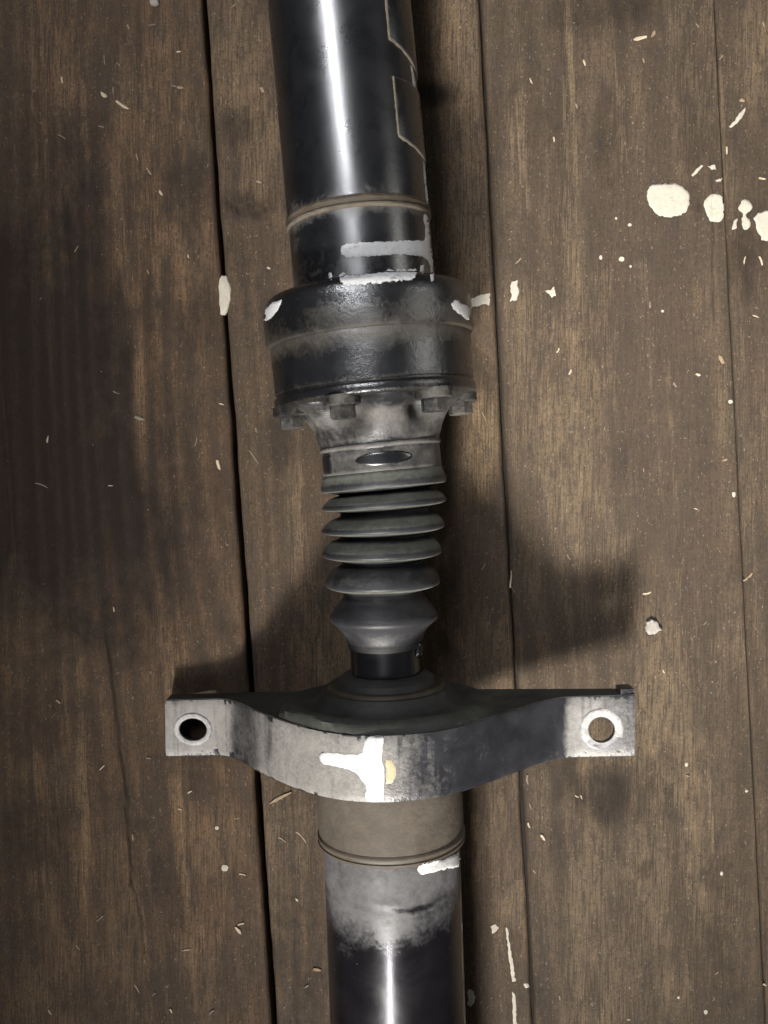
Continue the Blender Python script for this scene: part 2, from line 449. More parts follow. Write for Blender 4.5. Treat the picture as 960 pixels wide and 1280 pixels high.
UA, UB = P(422.5, 0, 0.058), P(479.5, 605, 0.064)
LA, LB = P(477.5, 700, 0.063), P(497.5, 1280, 0.060)


def on_line(A, B, y): return A + (B - A) * ((y - A.y) / (B.y - A.y))


YBL0, YBL1 = P(480, 595, .06).y, P(480, 700, .06).y


def axis(y):
    """centre and frame (side, along, up) of the shaft at world y"""
    u, l = on_line(UA, UB, y), on_line(LA, LB, y)
    t = min(1, max(0, (y - YBL0) / (YBL1 - YBL0))); t = t * t * (3 - 2 * t)
    c = u.lerp(l, t)
    a = (UA - UB).normalized().lerp((LA - LB).normalized(), t).normalized()
    up = Vector((0, 0, 1)); s = a.cross(up).normalized(); up = s.cross(a).normalized()
    return c, s, a, up


def ya(py): return P(480, py, .062).y
def rad(px, py):
    y = ya(py); return px * ((H - .062) * math.cos(PITCH) - y * math.sin(PITCH)) / F_PX


def lathe(name, prof, mat, parent=root, seg=128, mod=None, world=False, caps=True, sharp=32, jitter=0.0, dustmod=None):
    """prof: (photo row, radius in px, dust) measured where the silhouette is; or metres when world=True"""
    V, Fc, D = [], [], []
    for (t, r, d) in prof:
        y = t if world else ya(t); rr = r if world else rad(r, t)
        c, s, a, up = axis(y)
        for k in range(seg):
            th = 2 * math.pi * k / seg          # 0 = up, +90 deg = image right
            q = rr
            if mod: q = mod(t, th, rr)
            if jitter: q += jitter * (random.random() - .5)
            V.append(c + s * (q * math.sin(th)) + up * (q * math.cos(th)))
            D.append(d if not dustmod else dustmod(t, th, d))
    n = len(prof)
    for i in range(n - 1):
        for k in range(seg):
            k2 = (k + 1) % seg
            Fc.append((i * seg + k, i * seg + k2, (i + 1) * seg + k2, (i + 1) * seg + k))
    if caps:
        Fc.append(tuple(range(seg))); Fc.append(tuple(range((n - 1) * seg, n * seg)))
    return add(name, V, Fc, mat, parent, {'dust': D}, sharp=sharp)


def dense(prof, step=6):
    out = [prof[0]]
    for a, b in zip(prof, prof[1:]):
        k = max(1, int(abs(b[0] - a[0]) / step))
        for j in range(1, k + 1):
            t = j / k; out.append(tuple(a[i] + (b[i] - a[i]) * t for i in range(3)))
    return out


# front tube, weld seam, collar
tube = lathe('front_tube', dense([(-330, 84, .0), (-328, 87.6, .05), (120, 88.6, .05), (246, 89, .06), (266, 89, .30), (274, 89, .4)], 30), M['black'])
lathe('weld_seam', [(267, 88.0, .2), (269.5, 90.2, .3), (272.5, 90.8, .4), (275, 89.6, .0), (277, 89.2, .0), (279, 90.6, .8), (281.5, 90.6, 1.0), (283.5, 88.5, .6)], M['weld'], jitter=.0002)
collar = lathe('front_collar', dense([(276, 88.2, .7), (288, 88.2, .35), (298, 88.2, .10), (330, 88.2, .2), (349, 88.2, .3), (370, 88.2, .3)], 8), M['black'])

# flange of the joint
ring_f = lathe('joint_flange', [(366, 80, .1), (367, 112, .1), (369.5, 121, .0), (374, 126.5, .0), (381, 129.3, .0), (390, 129.8, .1), (405, 130, .33), (421, 130, .42), (426, 129, .5), (428, 126, .6), (429, 120, .3)], M['flange'])
body_f = lathe('joint_housing', dense([(425, 110, .3), (427, 124.0, .65), (434, 124.8, .62), (446, 124.6, .36), (460, 124.4, .10), (476, 124.2, .05), (485, 124, .3)], 3) +
               [(486.5, 122.4, .2), (488.5, 122.2, .5), (490, 124.6, .2), (492, 125.6, .1), (498, 125.6, .2), (501, 124.4, .4), (503, 120, .3), (504, 90, .3)], M['flange'])
PH0 = R(-21)


def lobe(t, th, r):
    k = max(0.0, min(1.0, (550 - t) / 40.0)); k = k * k * (3 - 2 * k)
    c = 0.5 + 0.5 * math.cos(6 * (th - PH0))            # 1 at the bolts
    c = c ** 1.3
    return r * (1 - 0.33 * k * c)


lathe('boot_can', [(501, 118, .2), (504, 116, .2), (507, 112, .25), (511, 105, .3), (516, 97.5, .45), (522, 92, .7), (529, 87, .72), (537, 82, .55), (545, 78, .5), (551, 75, .5), (555, 74, .3), (557, 75.6, .75),
                   (560, 75.6, .85), (562, 73.6, .3), (565, 73.8, .5), (571, 74, .5), (578, 74, .5), (585, 74, .5), (590, 74.2, .8), (592, 72, .8)], M['can'], seg=180, mod=lobe, sharp=50)
# retaining plate sectors between the flange and the bolts
for k in range(6):
    th = PH0 + k * math.pi / 3
    c, s, a, up = axis(ya(507))
    r = rad(107, 500); bc = c + (s * math.sin(th) + up * math.cos(th)) * r
    rd = (s * math.sin(th) + up * math.cos(th)); tn = a.cross(rd)
    def prism(name, rr, n, h0, h1, mat, dust, parent, rot=0.0, bev=0.0006):
        V, Fc = [], []
        levels = [(h0, rr), (h1 - bev, rr), (h1, rr - bev * 1.4)]
        for (h, q) in levels:
            for j in range(n):
                an = rot + 2 * math.pi * j / n
                V.append(bc - a * h + rd * (q * math.cos(an)) + tn * (q * math.sin(an)))
        for l in range(len(levels) - 1):
            for j in range(n):
                Fc.append((l * n + j, l * n + (j + 1) % n, (l + 1) * n + (j + 1) % n, (l + 1) * n + j))
        Fc.append(tuple(range(n))); Fc.append(tuple(range((len(levels) - 1) * n, len(levels) * n)))
        return add(name, V, Fc, mat, parent, {'dust': [dust] * len(V)}, sharp=25)
    b = prism('bolt', .0068, 6, -.001, .0088, M['bolt'], .35 + .25 * random.random(), root, random.random())
    prism('washer', .0094, 28, -.003, .0022, M['bolt'], .45, b)

# clamp ear and worn oval dents of the can band
def patch_on(name, y0, y1, t0, t1, rr, mat, dust, parent, n=14, m=8, oval_=False, h=.0012):
    """superellipse pad lying on a lathed surface, angles in degrees"""
    V, Fc, D = [], [], []
    for i in range(m + 1):
        for j in range(n + 1):
            u = -1 + 2 * j / n; v = -1 + 2 * i / m
            e = max(0, 1 - u * u - v * v) * 1.2 if oval_ else max(0, 1 - abs(u) ** 3) * max(0, 1 - abs(v) ** 3)
            y = ya(y0 + (y1 - y0) * (v + 1) / 2); th = R(t0 + (t1 - t0) * (u + 1) / 2)
            c, s, a, up = axis(y)
            q = rr + (h * min(1, e * 2.2) - .0004)
            V.append(c + s * (q * math.sin(th)) + up * (q * math.cos(th))); D.append(dust)
    for i in range(m):
        for j in range(n):
            a0 = i * (n + 1) + j; Fc.append((a0, a0 + 1, a0 + n + 2, a0 + n + 1))
    return add(name, V, Fc, mat, parent, {'dust': D}, sharp=60)


patch_on('band_dent', 566, 584, -28, 34, rad(73.7, 575), M['black'], .2, root, n=26, m=14, oval_=True, h=.0009)
patch_on('clamp_ear', 563, 588, -72, -53, rad(73.7, 575), M['black'], .05, root, h=.0016)

# bellows
prof = [(588, 70, .8), (590, 74.5, .85), (594, 75.2, .9), (599, 77.0, .75), (603.5, 78.4, .1), (607.5, 78.2, .1), (609.5, 76.6, .85), (610.5, 70, .2), (613, 58, .0)]
ridges = [(616, 634, 77.6), (644, 664, 77.0), (672, 695, 75.0), (706, 733, 72.0)]
for q, (t0, t1, rp) in enumerate(ridges):
    d1 = [.80, .80, .74, .30][q]; L = t1 - t0
    prof += [(t0 - L * .09, rp - 22, .0), (t0 + L * .02, rp - 16, d1 * .4), (t0 + L * .14, rp - 10, d1), (t0 + L * .34, rp - 5.2, d1), (t0 + L * .54, rp - 2.2, d1 * .9), (t0 + L * .64, rp - 1.2, .25), (t0 + L * .76, rp, .04),
             (t0 + L * .86, rp - .6, .05), (t0 + L * .92, rp - 2.6, .8), (t0 + L * .98, rp - 6.5, .75), (t1 + L * .04, rp - 12, .3), (t1 + L * .10, rp - 19, .0), (t1 + L * .18, rp - 24, 0)]
prof += [(745, 50, 0), (750, 55.5, .05), (757, 60.5, .2), (764, 65, .15), (769, 67.4, .05), (773, 66.8, .05), (775.5, 64, .1), (780, 59, .2), (785, 54.5, .25), (790, 51, .25), (796, 48.6, .2), (800, 47.6, .1), (801, 45, .1)]
lathe('rubber_boot', prof, M['rubber'], seg=128, sharp=60)
lathe('boot_clamp', [(797, 40, .1), (797.5, 45.6, .25), (800, 46.0, .3), (806, 46, .15), (808, 45.2, .1), (809, 41, .1)], M['cushion'])  # matte black paints in the bracket's shade at the boot neck
lathe('stub_shaft', [(800, 40, 0), (801, 43.2, .1), (838, 43.2, .05), (840, 41, .05), (905, 41, .05)], M['black'])
patch_on('clamp_ear', 799, 820, 62, 80, rad(44.0, 808), M['black'], .2, root, h=.0022)

# ------------------------------------------------------------------ centre bearing bracket
YC = -0.135; WID = 0.0335; SL = 0.052
TOP = [(-.1310, .0150), (-.120, .0160), (-.108, .0172), (-.0985, .0185), (-.0905, .0235), (-.0805, .0365), (-.069, .0555), (-.051, .0795), (-.0375, .0945), (-.024, .1050), (-.010, .1110), (.004, .1132),
       (.020, .1115), (.034, .1065), (.050, .0945), (.069, .0785), (.083, .0660), (.0920, .0600), (.099, .0572), (.106, .0565), (.116, .0575), (.128, .0586), (.1385, .0597)]


def catmull(pts, m=6):
    out = []
    for i in range(len(pts) - 1):
        p0 = pts[max(i - 1, 0)]; p1 = pts[i]; p2 = pts[i + 1]; p3 = pts[min(i + 2, len(pts) - 1)]
        for j in range(m):
            t = j / m
            out.append(tuple(0.5 * (2 * p1[k] + (p2[k] - p0[k]) * t + (2 * p0[k] - 5 * p1[k] + 4 * p2[k] - p3[k]) * t * t + (3 * p1[k] - p0[k] - 3 * p2[k] + p3[k]) * t ** 3) for k in range(2)))
    out.append(pts[-1]); return out


CUR = catmull(TOP, 14)
def curz(x):
    xs = [c[0] for c in CUR]; return float(np.interp(x, xs, [c[1] for c in CUR]))


def strap_dust_light(x, v):
    """bare / dusty metal along the strap, with painted-in light"""
    a = np.interp(x, [-.13, -.092, -.087, -.078, -.070, -.055, -.03, -.012, .004, .015, .04, .085, .099, .103, .112, .13, .146],
                  [.95, .92, .40, .30, .66, .88, .94, .88, .60, .38, .20, .10, .16, .75, .85, .55, .30])  # brighter left, darker right: partly the light painted into the dust
    xa = np.array([x * 1000.0]); va = np.array([v * 33.0])
    a = float(a) + 0.32 * float((fbm(xa / 9, va / 14, 401, 4, .6) - .5)[0])
    # black chips along the two edges, drip streaks across the strap
    e = min(v, 1 - v); ch = float(fbm(xa / 3.2, va / 6, 431, 3, .6)[0])
    if e < .09 * max(0, ch - (.52 if x < -.03 and v > .5 else .62)) * 5: a -= .7
    st = float(fbm(xa / 2.6, va / 60, 451, 3, .55)[0])
    if st > .60: a -= (st - .60) * 2.0 * float(fbm(xa / 7, va / 9, 461, 2)[0])
    return a


EARS = [(P(241, 912, .017), .0083, .0066), (P(752, 912, .058), .0070, .0070)]     # hole centres, half width, half height
HOLES = [(EARS[0][0].x, EARS[0][0].y, EARS[0][1], EARS[0][2]), (EARS[1][0].x, EARS[1][0].y, EARS[1][1], EARS[1][2])]
TH = .003
V, Fc, D = [], [], []
NV = 36
inear = lambda x: (x < -.0925) or (x > .1015)
rows = []
for (x, zt) in CUR:
    row = []
    for j in range(NV + 1):
        v = j / NV
        y = YC + SL * x - WID * v
        dz = -0.0009 * (abs(2 * v - 1) ** 8)                 # pressed edges
        row.append(len(V)); V.append((x, y, zt + dz)); D.append(strap_dust_light(x, v))
    rows.append(row)
# strap top with elliptical bolt holes cut by a boolean below
nr = len(rows)
lowoff = len(V)
for (x, zt), row in zip(CUR, rows):
    i = CUR.index((x, zt)); p, q = CUR[max(i - 1, 0)], CUR[min(i + 1, nr - 1)]
    tx, tz = q[0] - p[0], q[1] - p[1]; l = math.hypot(tx, tz); nx_, nz_ = tz / l, -tx / l
    for j in row:
        V.append((V[j][0] + nx_ * TH, V[j][1], V[j][2] + nz_ * TH)); D.append(.3)
for i in range(nr - 1):
    for j in range(NV):
        a0, b0 = rows[i][j], rows[i + 1][j]
        Fc.append((a0, a0 + 1, b0 + 1, b0)); Fc.append((a0 + lowoff, b0 + lowoff, b0 + 1 + lowoff, a0 + 1 + lowoff))
    for j in (0, NV):
        a0, b0 = rows[i][j], rows[i + 1][j]
        Fc.append((a0, b0, b0 + lowoff, a0 + lowoff))
for i in (0, nr - 1):
    for j in range(NV):
        a0 = rows[i][j]; Fc.append((a0, a0 + lowoff, a0 + 1 + lowoff, a0 + 1))
strap = add('bearing_bracket', V, Fc, M['strap'], root, {'dust': D}, sharp=40)
strap['label'] = 'grey steel arched strap with a bolt ear at each end'


def disc_prism(cx, cy, rx, ry, z0, z1, n=40):
    V = [(cx + rx * math.cos(2 * math.pi * k / n), cy + ry * math.sin(2 * math.pi * k / n), z) for z in (z0, z1) for k in range(n)]
    F = [tuple(range(n))[::-1], tuple(range(n, 2 * n))] + [(k, (k + 1) % n, n + (k + 1) % n, n + k) for k in range(n)]
    return V, F


# cut the holes
for (hx, hy, ra, rb) in HOLES:
    v_, f_ = disc_prism(hx, hy, ra, rb, -.02, .2)
    cut = add('cutter', v_, f_, M['bore'], smooth=False)
    md = strap.modifiers.new('hole', 'BOOLEAN'); md.operation = 'DIFFERENCE'; md.object = cut; md.solver = 'EXACT'
    dg = bpy.context.evaluated_depsgraph_get(); dg.update()
    me2 = bpy.data.meshes.new_from_object(strap.evaluated_get(dg))
    strap.modifiers.clear(); strap.data = me2; me2.name = 'bearing_bracket'
    bpy.data.objects.remove(cut)
strap.data.materials.clear(); strap.data.materials.append(M['strap'])
# pressed bright rings round the holes
for i, (hx, hy, ra, rb) in enumerate(HOLES):
    n = 56; V, Fc, D = [], [], []
    zt = curz(hx); g = .0034 if i == 0 else .0049
    slope = (curz(hx + .01) - curz(hx - .01)) / .02
    for q, (o, h) in enumerate(((0.0, -.0025), (0.0, .0001), (.0005, .00045), (g * .7, .00035), (g, .0001), (g + .0004, -.0006))):
        for k in range(n):
            an = 2 * math.pi * k / n; X_, Y_ = (ra + o) * math.cos(an), (rb + o) * math.sin(an)
            V.append((hx + X_, hy + Y_, zt + slope * X_ + h)); D.append(.2 if q < 2 else (.85 if q < 4 else .5) - (.75 if (i == 1 and q >= 3 and math.sin(an) < -.35 and math.cos(an) > -.75) else 0))
    for q in range(5):
        for k in range(n): Fc.append((q * n + k, q * n + (k + 1) % n, (q + 1) * n + (k + 1) % n, (q + 1) * n + k))
    add('hole_rim', V, Fc, M['washer'], strap, {'dust': D}, sharp=50)


# folded-down front and rear flanges (webs) of the bracket
def web(name, yoff, x0, x1, zl0, zl1, mat, dust):
    V, Fc = [], []; n = 40; t = .0028
    for k in range(n + 1):
        x = x0 + (x1 - x0) * k / n
        zt = curz(x) - .0012; zl = min(zl0 + (zl1 - zl0) * k / n, zt - .004)
        y = YC + SL * x - yoff
        V += [(x, y, zt), (x, y, zl), (x, y - t, zl), (x, y - t, zt)]
        if k:
            b4 = 4 * k; a4 = b4 - 4
            for j in range(4): Fc.append((a4 + j, a4 + (j + 1) % 4, b4 + (j + 1) % 4, b4 + j))
    Fc += [(0, 1, 2, 3), (4 * n, 4 * n + 1, 4 * n + 2, 4 * n + 3)]
    return add(name, V, Fc, mat, strap, {'dust': [dust] * len(V)}, sharp=40)


web('front_web', -.0006, -.1305, -.0400, .0002, .010, M['cushion'], .55)
web('front_web', -.0006, .0400, .1382, .024, .0440, M['cushion'], .55)
web('rear_web', WID - .0024, -.1305, -.0400, .0002, .010, M['strap'], .3)
web('rear_web', WID - .0024, .0400, .1382, .024, .0440, M['strap'], .3)
# little stop lug on the right ear
lv = [(.131, YC + SL * .131 - .001, .046), (.1383, YC + SL * .1383 - .001, .046), (.1383, YC + SL * .1383 + .0036, .046), (.131, YC + SL * .131 + .0036, .046)]
lv += [(x, y, .0575) for (x, y, z) in lv]
add('stop_lug', lv, [(0, 1, 2, 3), (4, 5, 6, 7), (0, 1, 5, 4), (1, 2, 6, 5), (2, 3, 7, 6), (3, 0, 4, 7)], M['strap'], strap, {'dust': [.3] * 8}, sharp=30)

# rubber cushion and bearing
TILT = R(8)


def oval(y, th, r):
    # the cushion is wider than tall and turned with the bracket
    k = min(1.0, max(0.0, (r - .034) / .014))
    b = .93; e = 1.16
    a_ = th + TILT
    q = 1 / math.sqrt((math.sin(a_) / e) ** 2 + (math.cos(a_) / b) ** 2)
    q = r * (1 + (q - 1) * k)
    c, s, a, up = axis(y)
    gap = .0036 if y < -.1346 else .0012
    while q > .02 and c.z + q * math.cos(th) > curz(c.x + q * math.sin(th)) - gap and math.cos(th) > -.2: q -= .0004
    return q


def dn(t, th, d): return d * (0.75 + 0.5 * math.cos(th))


lathe('rubber_cushion', [(-.121, .030, .2), (-.1215, .0345, .3), (-.124, .0355, .35), (-.1275, .0375, .2), (-.129, .0405, .35), (-.1282, .0440, .55), (-.1283, .0475, .6), (-.1300, .0502, .6),
                         (-.1335, .0520, .5), (-.1345, .0523, .1), (-.1352, .0512, .1), (-.1370, .0508, .2), (-.166, .0508, .2), (-.168, .046, .2), (-.170, .030, .2)],
      M['cushion'], mod=oval, world=True, sharp=45, dustmod=dn)
lathe('bearing_shield', [(-.1195, .028, .3), (-.1192, .0305, .35), (-.1198, .0316, .55), (-.1212, .0322, .5), (-.1224, .0318, .2), (-.125, .0318, .1)], M['race'], world=True)
lathe('bearing_race', [(-.114, .0195, .1), (-.1145, .0235, .15), (-.1165, .0262, .1), (-.1205, .0272, .1), (-.1208, .0300, .1), (-.124, .030, .1)], M['cushion'], world=True)

# rear collar and tube
rear_c = lathe('rear_collar', dense([(960, 86, .5), (962, 90.2, .75), (1000, 90.4, .8), (1028, 90.6, .78), (1034, 90.6, .55)], 5) +
               [(1036, 92.0, .4), (1038.5, 92.4, .7), (1041, 91.4, .1), (1042.5, 91.2, .1), (1044, 92.2, .6), (1046.5, 92, .4), (1048.5, 89, .05), (1050, 86, 0)], M['collar'])


def dst(t, th, d):
    e = 1080 + 10 * math.sin(2.3 * th + .6) - 12 * math.sin(th) + 4 * math.sin(7 * th + 1)
    d0 = .45 * max(0, 1 - ((t - 1098 - 3 * math.sin(5 * th)) / 5.0) ** 2) * (0.5 + .5 * math.sin(3 * th + 1))
    return d if t < 1046 else max(.0, min(.9, .92 - (t - e) / 90.0) - d0) if t > 1040 else d


rear_t = lathe('rear_tube', dense([(1040, 84.6, .6), (1049, 84.6, .6), (1056, 85.0, .86), (1150, 85.0, .1), (1300, 85, .02)], 3) + [(1500, 85, .02), (1600, 85, .02), (1601, 82, .02)], M['lower'], seg=160, dustmod=dst)


# balance plates welded to the front tube (right flank)
def plate(pts, name='balance_plate', h=.0011):
    """pts: outline in (photo row on the axis, angle deg)"""
    V, Fc, D = [], [], []
    n = len(pts)
    def pos(t, th, lift):
        c, s, a, up = axis(ya(t)); r = rad(88.3, t) + lift
        return c + s * (r * math.sin(R(th))) + up * (r * math.cos(R(th)))
    m = 14; rr = []
    # outline is a band between lower and upper rows as a function of angle
    ths = np.linspace(pts[0], pts[1], m + 1)
    for k, th in enumerate(ths):
        lo = pts[2](th); hi = pts[3](th)
        V += [pos(lo, th, -.0004), pos(lo, th, h * .7), pos(lo + (1.5 if hi > lo else -1.5), th, h), pos((lo + hi) / 2, th, h), pos(hi - 1.5, th, h), pos(hi, th, h * .7), pos(hi, th, -.0004)]
        e = .85 if k == 0 else .05
        D += [.9, .8, .1, e * .5, .1, .95, .9]
        if k:
            b7 = 7 * k; a7 = b7 - 7
            for j in range(6): Fc.append((a7 + j, a7 + j + 1, b7 + j + 1, b7 + j))
    Fc += [tuple(range(7)), tuple(range(7 * m, 7 * m + 7))]
    o = add(name, V, Fc, M['black'], tube, {'dust': D}, sharp=40)
    # seam of pale sealant along the edges facing the viewer
    V2, F2, path = [], [], []
    th0 = pts[0]
    for t in np.linspace(pts[2](th0), pts[3](th0) - 4, 14): path.append((t, th0 - .4))
    for th in np.linspace(th0 - .2, pts[1], 16): path.append((pts[3](th) + .5, th))
    for k, (t, th) in enumerate(path):
        c = pos(t, th, .0004); t2, th2 = path[min(k + 1, len(path) - 1)]; t1, th1 = path[max(k - 1, 0)]
        dr = (pos(t2, th2, .0004) - pos(t1, th1, .0004)).normalized(); cc = axis(ya(t))[0]; nr_ = (c - cc).normalized(); sd = dr.cross(nr_)
        w_ = .0008 * (0.6 + .8 * random.random())
        for an in range(6):
            q = 2 * math.pi * an / 6; V2.append(c + sd * (w_ * math.cos(q)) + nr_ * (w_ * .8 * math.sin(q)))
        if k:
            for an in range(6): F2.append(((k - 1) * 6 + an, (k - 1) * 6 + (an + 1) % 6, k * 6 + (an + 1) % 6, k * 6 + an))
    F2 += [tuple(range(6)), tuple(range(len(V2) - 6, len(V2)))]
    add('sealant_bead', V2, F2, M['weld'], o, {'dust': [1.0] * len(V2)}, sharp=70)
    return o


plate((40, 100, lambda th: 128 + .02 * (th - 40), lambda th: 198 + 14 * min(1, max(0, (th - 40) / 36)) ** .8))
plate((40, 100, lambda th: -20.0, lambda th: 82 + 20 * min(1, max(0, (th - 40) / 36))))


# ------------------------------------------------------------------ paint put on by brush (thin films following the surface under them)
def bvh_of(objs):
    V, Fc = [], []
    for o in objs:
        off = len(V)
        V += [v.co.copy() for v in o.data.vertices]
        Fc += [tuple(i + off for i in p.vertices) for p in o.data.polygons]
    return BVHTree.FromPolygons(V, Fc)


def film(name, outline, target, mat, parent, lift=.0003, rag=1.6, step=2.2, seed=0, label=None):
    """outline in photo pixels; the film is laid on the surface and has thickness"""
    rr = random.Random(seed + int(outline[0][0] * 7 + outline[0][1]))
    if len(outline) > 8:
        oo = []
        for k in range(len(outline)):
            (xa, ya_), (xb, yb) = outline[k], outline[(k + 1) % len(outline)]
            oo += [(xa * .75 + xb * .25, ya_ * .75 + yb * .25), (xa * .25 + xb * .75, ya_ * .25 + yb * .75)]
        outline = oo
    b = []
    for k in range(len(outline)):
        a0, a1 = outline[k], outline[(k + 1) % len(outline)]
        L = math.hypot(a1[0] - a0[0], a1[1] - a0[1]); m = max(1, int(L / 2.0))
        for j in range(m):
            t = j / m; b.append((a0[0] + (a1[0] - a0[0]) * t, a0[1] + (a1[1] - a0[1]) * t))
    jit = [rr.uniform(-1, 1) for _ in b]; nb = len(b)
    jit = [(jit[k] + jit[(k + 1) % nb]) / 2 for k in range(nb)]
    rag *= .85
    b = [(x + rag * jit[k], y + rag * jit[(k * 3 + 1) % nb]) for k, (x, y) in enumerate(b)]
    x0, x1 = min(q[0] for q in b), max(q[0] for q in b); y0, y1 = min(q[1] for q in b), max(q[1] for q in b)
    def inside(x, y):
        c = False
        for k in range(nb):
            (xa, ya_), (xb, yb) = b[k], b[k - 1]
            if (ya_ > y) != (yb > y) and x < (xb - xa) * (y - ya_) / (yb - ya_) + xa: c = not c
        return c
    pts = [Vector(q) for q in b]
    y = y0 + step / 2
    while y < y1:
        x = x0 + step / 2
        while x < x1:
            if inside(x, y) and min((x - q[0]) ** 2 + (y - q[1]) ** 2 for q in b) > (step * .7) ** 2:
                pts.append(Vector((x + rr.uniform(-.4, .4), y + rr.uniform(-.4, .4))))
            x += step
        y += step
    vo, eo, fo, *_ = delaunay_2d_cdt(pts, [(k, (k + 1) % nb) for k in range(nb)], [], 1, 1e-4)
    V, ok = [], []
    for v in vo:
        d = ray(v.x, v.y).normalized()
        hit, nrm, *_ = target.ray_cast(CAMP, d)
        if hit is None: V.append(None); continue
        if nrm.dot(d) > 0: nrm = -nrm
        e = math.sqrt(min((v.x - q[0]) ** 2 + (v.y - q[1]) ** 2 for q in b))
        V.append(hit + nrm * (lift * min(1.0, .25 + e / 2.5) * (0.92 + .16 * rr.random()) + .00008))
    remap, W = {}, []
    for k, v in enumerate(V):
        if v is not None: remap[k] = len(W); W.append(v)
    faces = []
    for f in fo:
        if all(i in remap for i in f):
            q = [W[remap[i]] for i in f]
            if max((q[0] - q[1]).length, (q[1] - q[2]).length, (q[2] - q[0]).length) < .006: faces.append(tuple(remap[i] for i in f))
    # skirt: copy of the rim pushed into the surface so the film has real edges
    from collections import Counter
    ec = Counter(); dirn = {}
    for f in faces:
        for k in range(3):
            e = (f[k], f[(k + 1) % 3]); ec[tuple(sorted(e))] += 1; dirn[tuple(sorted(e))] = e
    low = {}
    for e, c in ec.items():
        if c == 1:
            a0, a1 = dirn[e]
            for q in (a0, a1):
                if q not in low: low[q] = len(W); W.append(W[q] + (W[q] - CAMP).normalized() * .0005)
            faces.append((a1, a0, low[a0], low[a1]))
    o = add(name, W, faces, mat, parent, sharp=60)
    if label: o['label'] = label
    return o


bt = bvh_of([collar, ring_f]); btu = bvh_of([tube]); bf = bvh_of([ring_f, body_f]); bs = bvh_of([strap]); br = bvh_of([rear_t, rear_c])
film('paint_mark', [(424, 311), (430, 305), (452, 303), (490, 302), (520, 300), (531, 302), (531, 285), (529, 270), (534, 266), (539, 290), (541, 330), (542, 352), (539, 352), (537, 330), (533, 323), (520, 319), (490, 318), (455, 321), (430, 322)], bt, M['paint'], collar)
film('paint_mark', [(424, 343), (432, 340), (445, 345), (462, 341), (472, 343), (482, 337), (500, 338), (513, 335), (521, 338), (520, 350), (490, 352), (455, 355), (426, 357)], bt, M['paint'], collar, rag=2.4)
film('paint_mark', [(411, 341), (415, 341), (415, 350), (411, 350)], bt, M['paint'], collar, rag=.3, step=1.5)
film('paint_mark', [(525, 332), (530, 331), (529, 342), (525, 342)], bt, M['paint'], collar, rag=.3, step=1.5)
film('paint_mark', [(330, 396), (333, 386), (341, 378), (353, 375), (350, 384), (343, 394), (335, 401), (330, 401)], bf, M['paint'], ring_f, rag=1.0)
film('paint_mark', [(563, 380), (568, 378), (569, 374), (578, 380), (586, 383), (588, 398), (584, 401), (576, 394), (568, 388)], bf, M['paint'], ring_f, rag=1.6)
film('paint_mark', [(398, 945), (401, 941), (410, 940), (430, 943), (453, 943), (455, 932), (460, 920), (480, 919), (478, 935), (477, 950), (481, 960), (480, 985), (480, 1004), (461, 1004), (456, 994), (459, 984), (452, 974), (445, 966), (437, 962), (415, 957), (402, 954)], bs, M['paint'], strap, rag=1.0)
film('paint_mark', [(482 + 0, 950), (490, 951), (495, 960), (495, 970), (490, 979), (482, 980), (483, 965)], bs, M['yellow'], strap, rag=.8, lift=.0002, label='small faded yellow paint dab')
film('paint_mark', [(521, 1088), (524, 1081), (540, 1077), (556, 1074), (568, 1068), (578, 1062), (578, 1080), (570, 1085), (555, 1086), (540, 1091), (526, 1093)], br, M['paint'], rear_t, rag=1.6)

film('paint_mark', [(513, 82), (515, 82), (519, 104), (520, 120), (517, 116), (515, 100)], btu, M['paint'], tube, rag=.5, step=1.3)
film('paint_mark', [(528, 200), (530, 203), (533, 225), (536, 250), (535, 262), (532, 248), (530, 225)], btu, M['paint'], tube, rag=.5, step=1.3)
# ------------------------------------------------------------------ paint spilt on the floor: sub-parts of the board they stick to
pb = {i: bvh_of([o]) for o, i in PLANKS if i in (1, 2, 3, 4)}
pobj = {i: o for o, i in PLANKS}


def ell(cx, cy, rx, ry, n=22, ang=0):
    return [(cx + rx * math.cos(k * 2 * math.pi / n) * math.cos(ang) - ry * math.sin(k * 2 * math.pi / n) * math.sin(ang),
             cy + rx * math.cos(k * 2 * math.pi / n) * math.sin(ang) + ry * math.sin(k * 2 * math.pi / n) * math.cos(ang)) for k in range(n)]


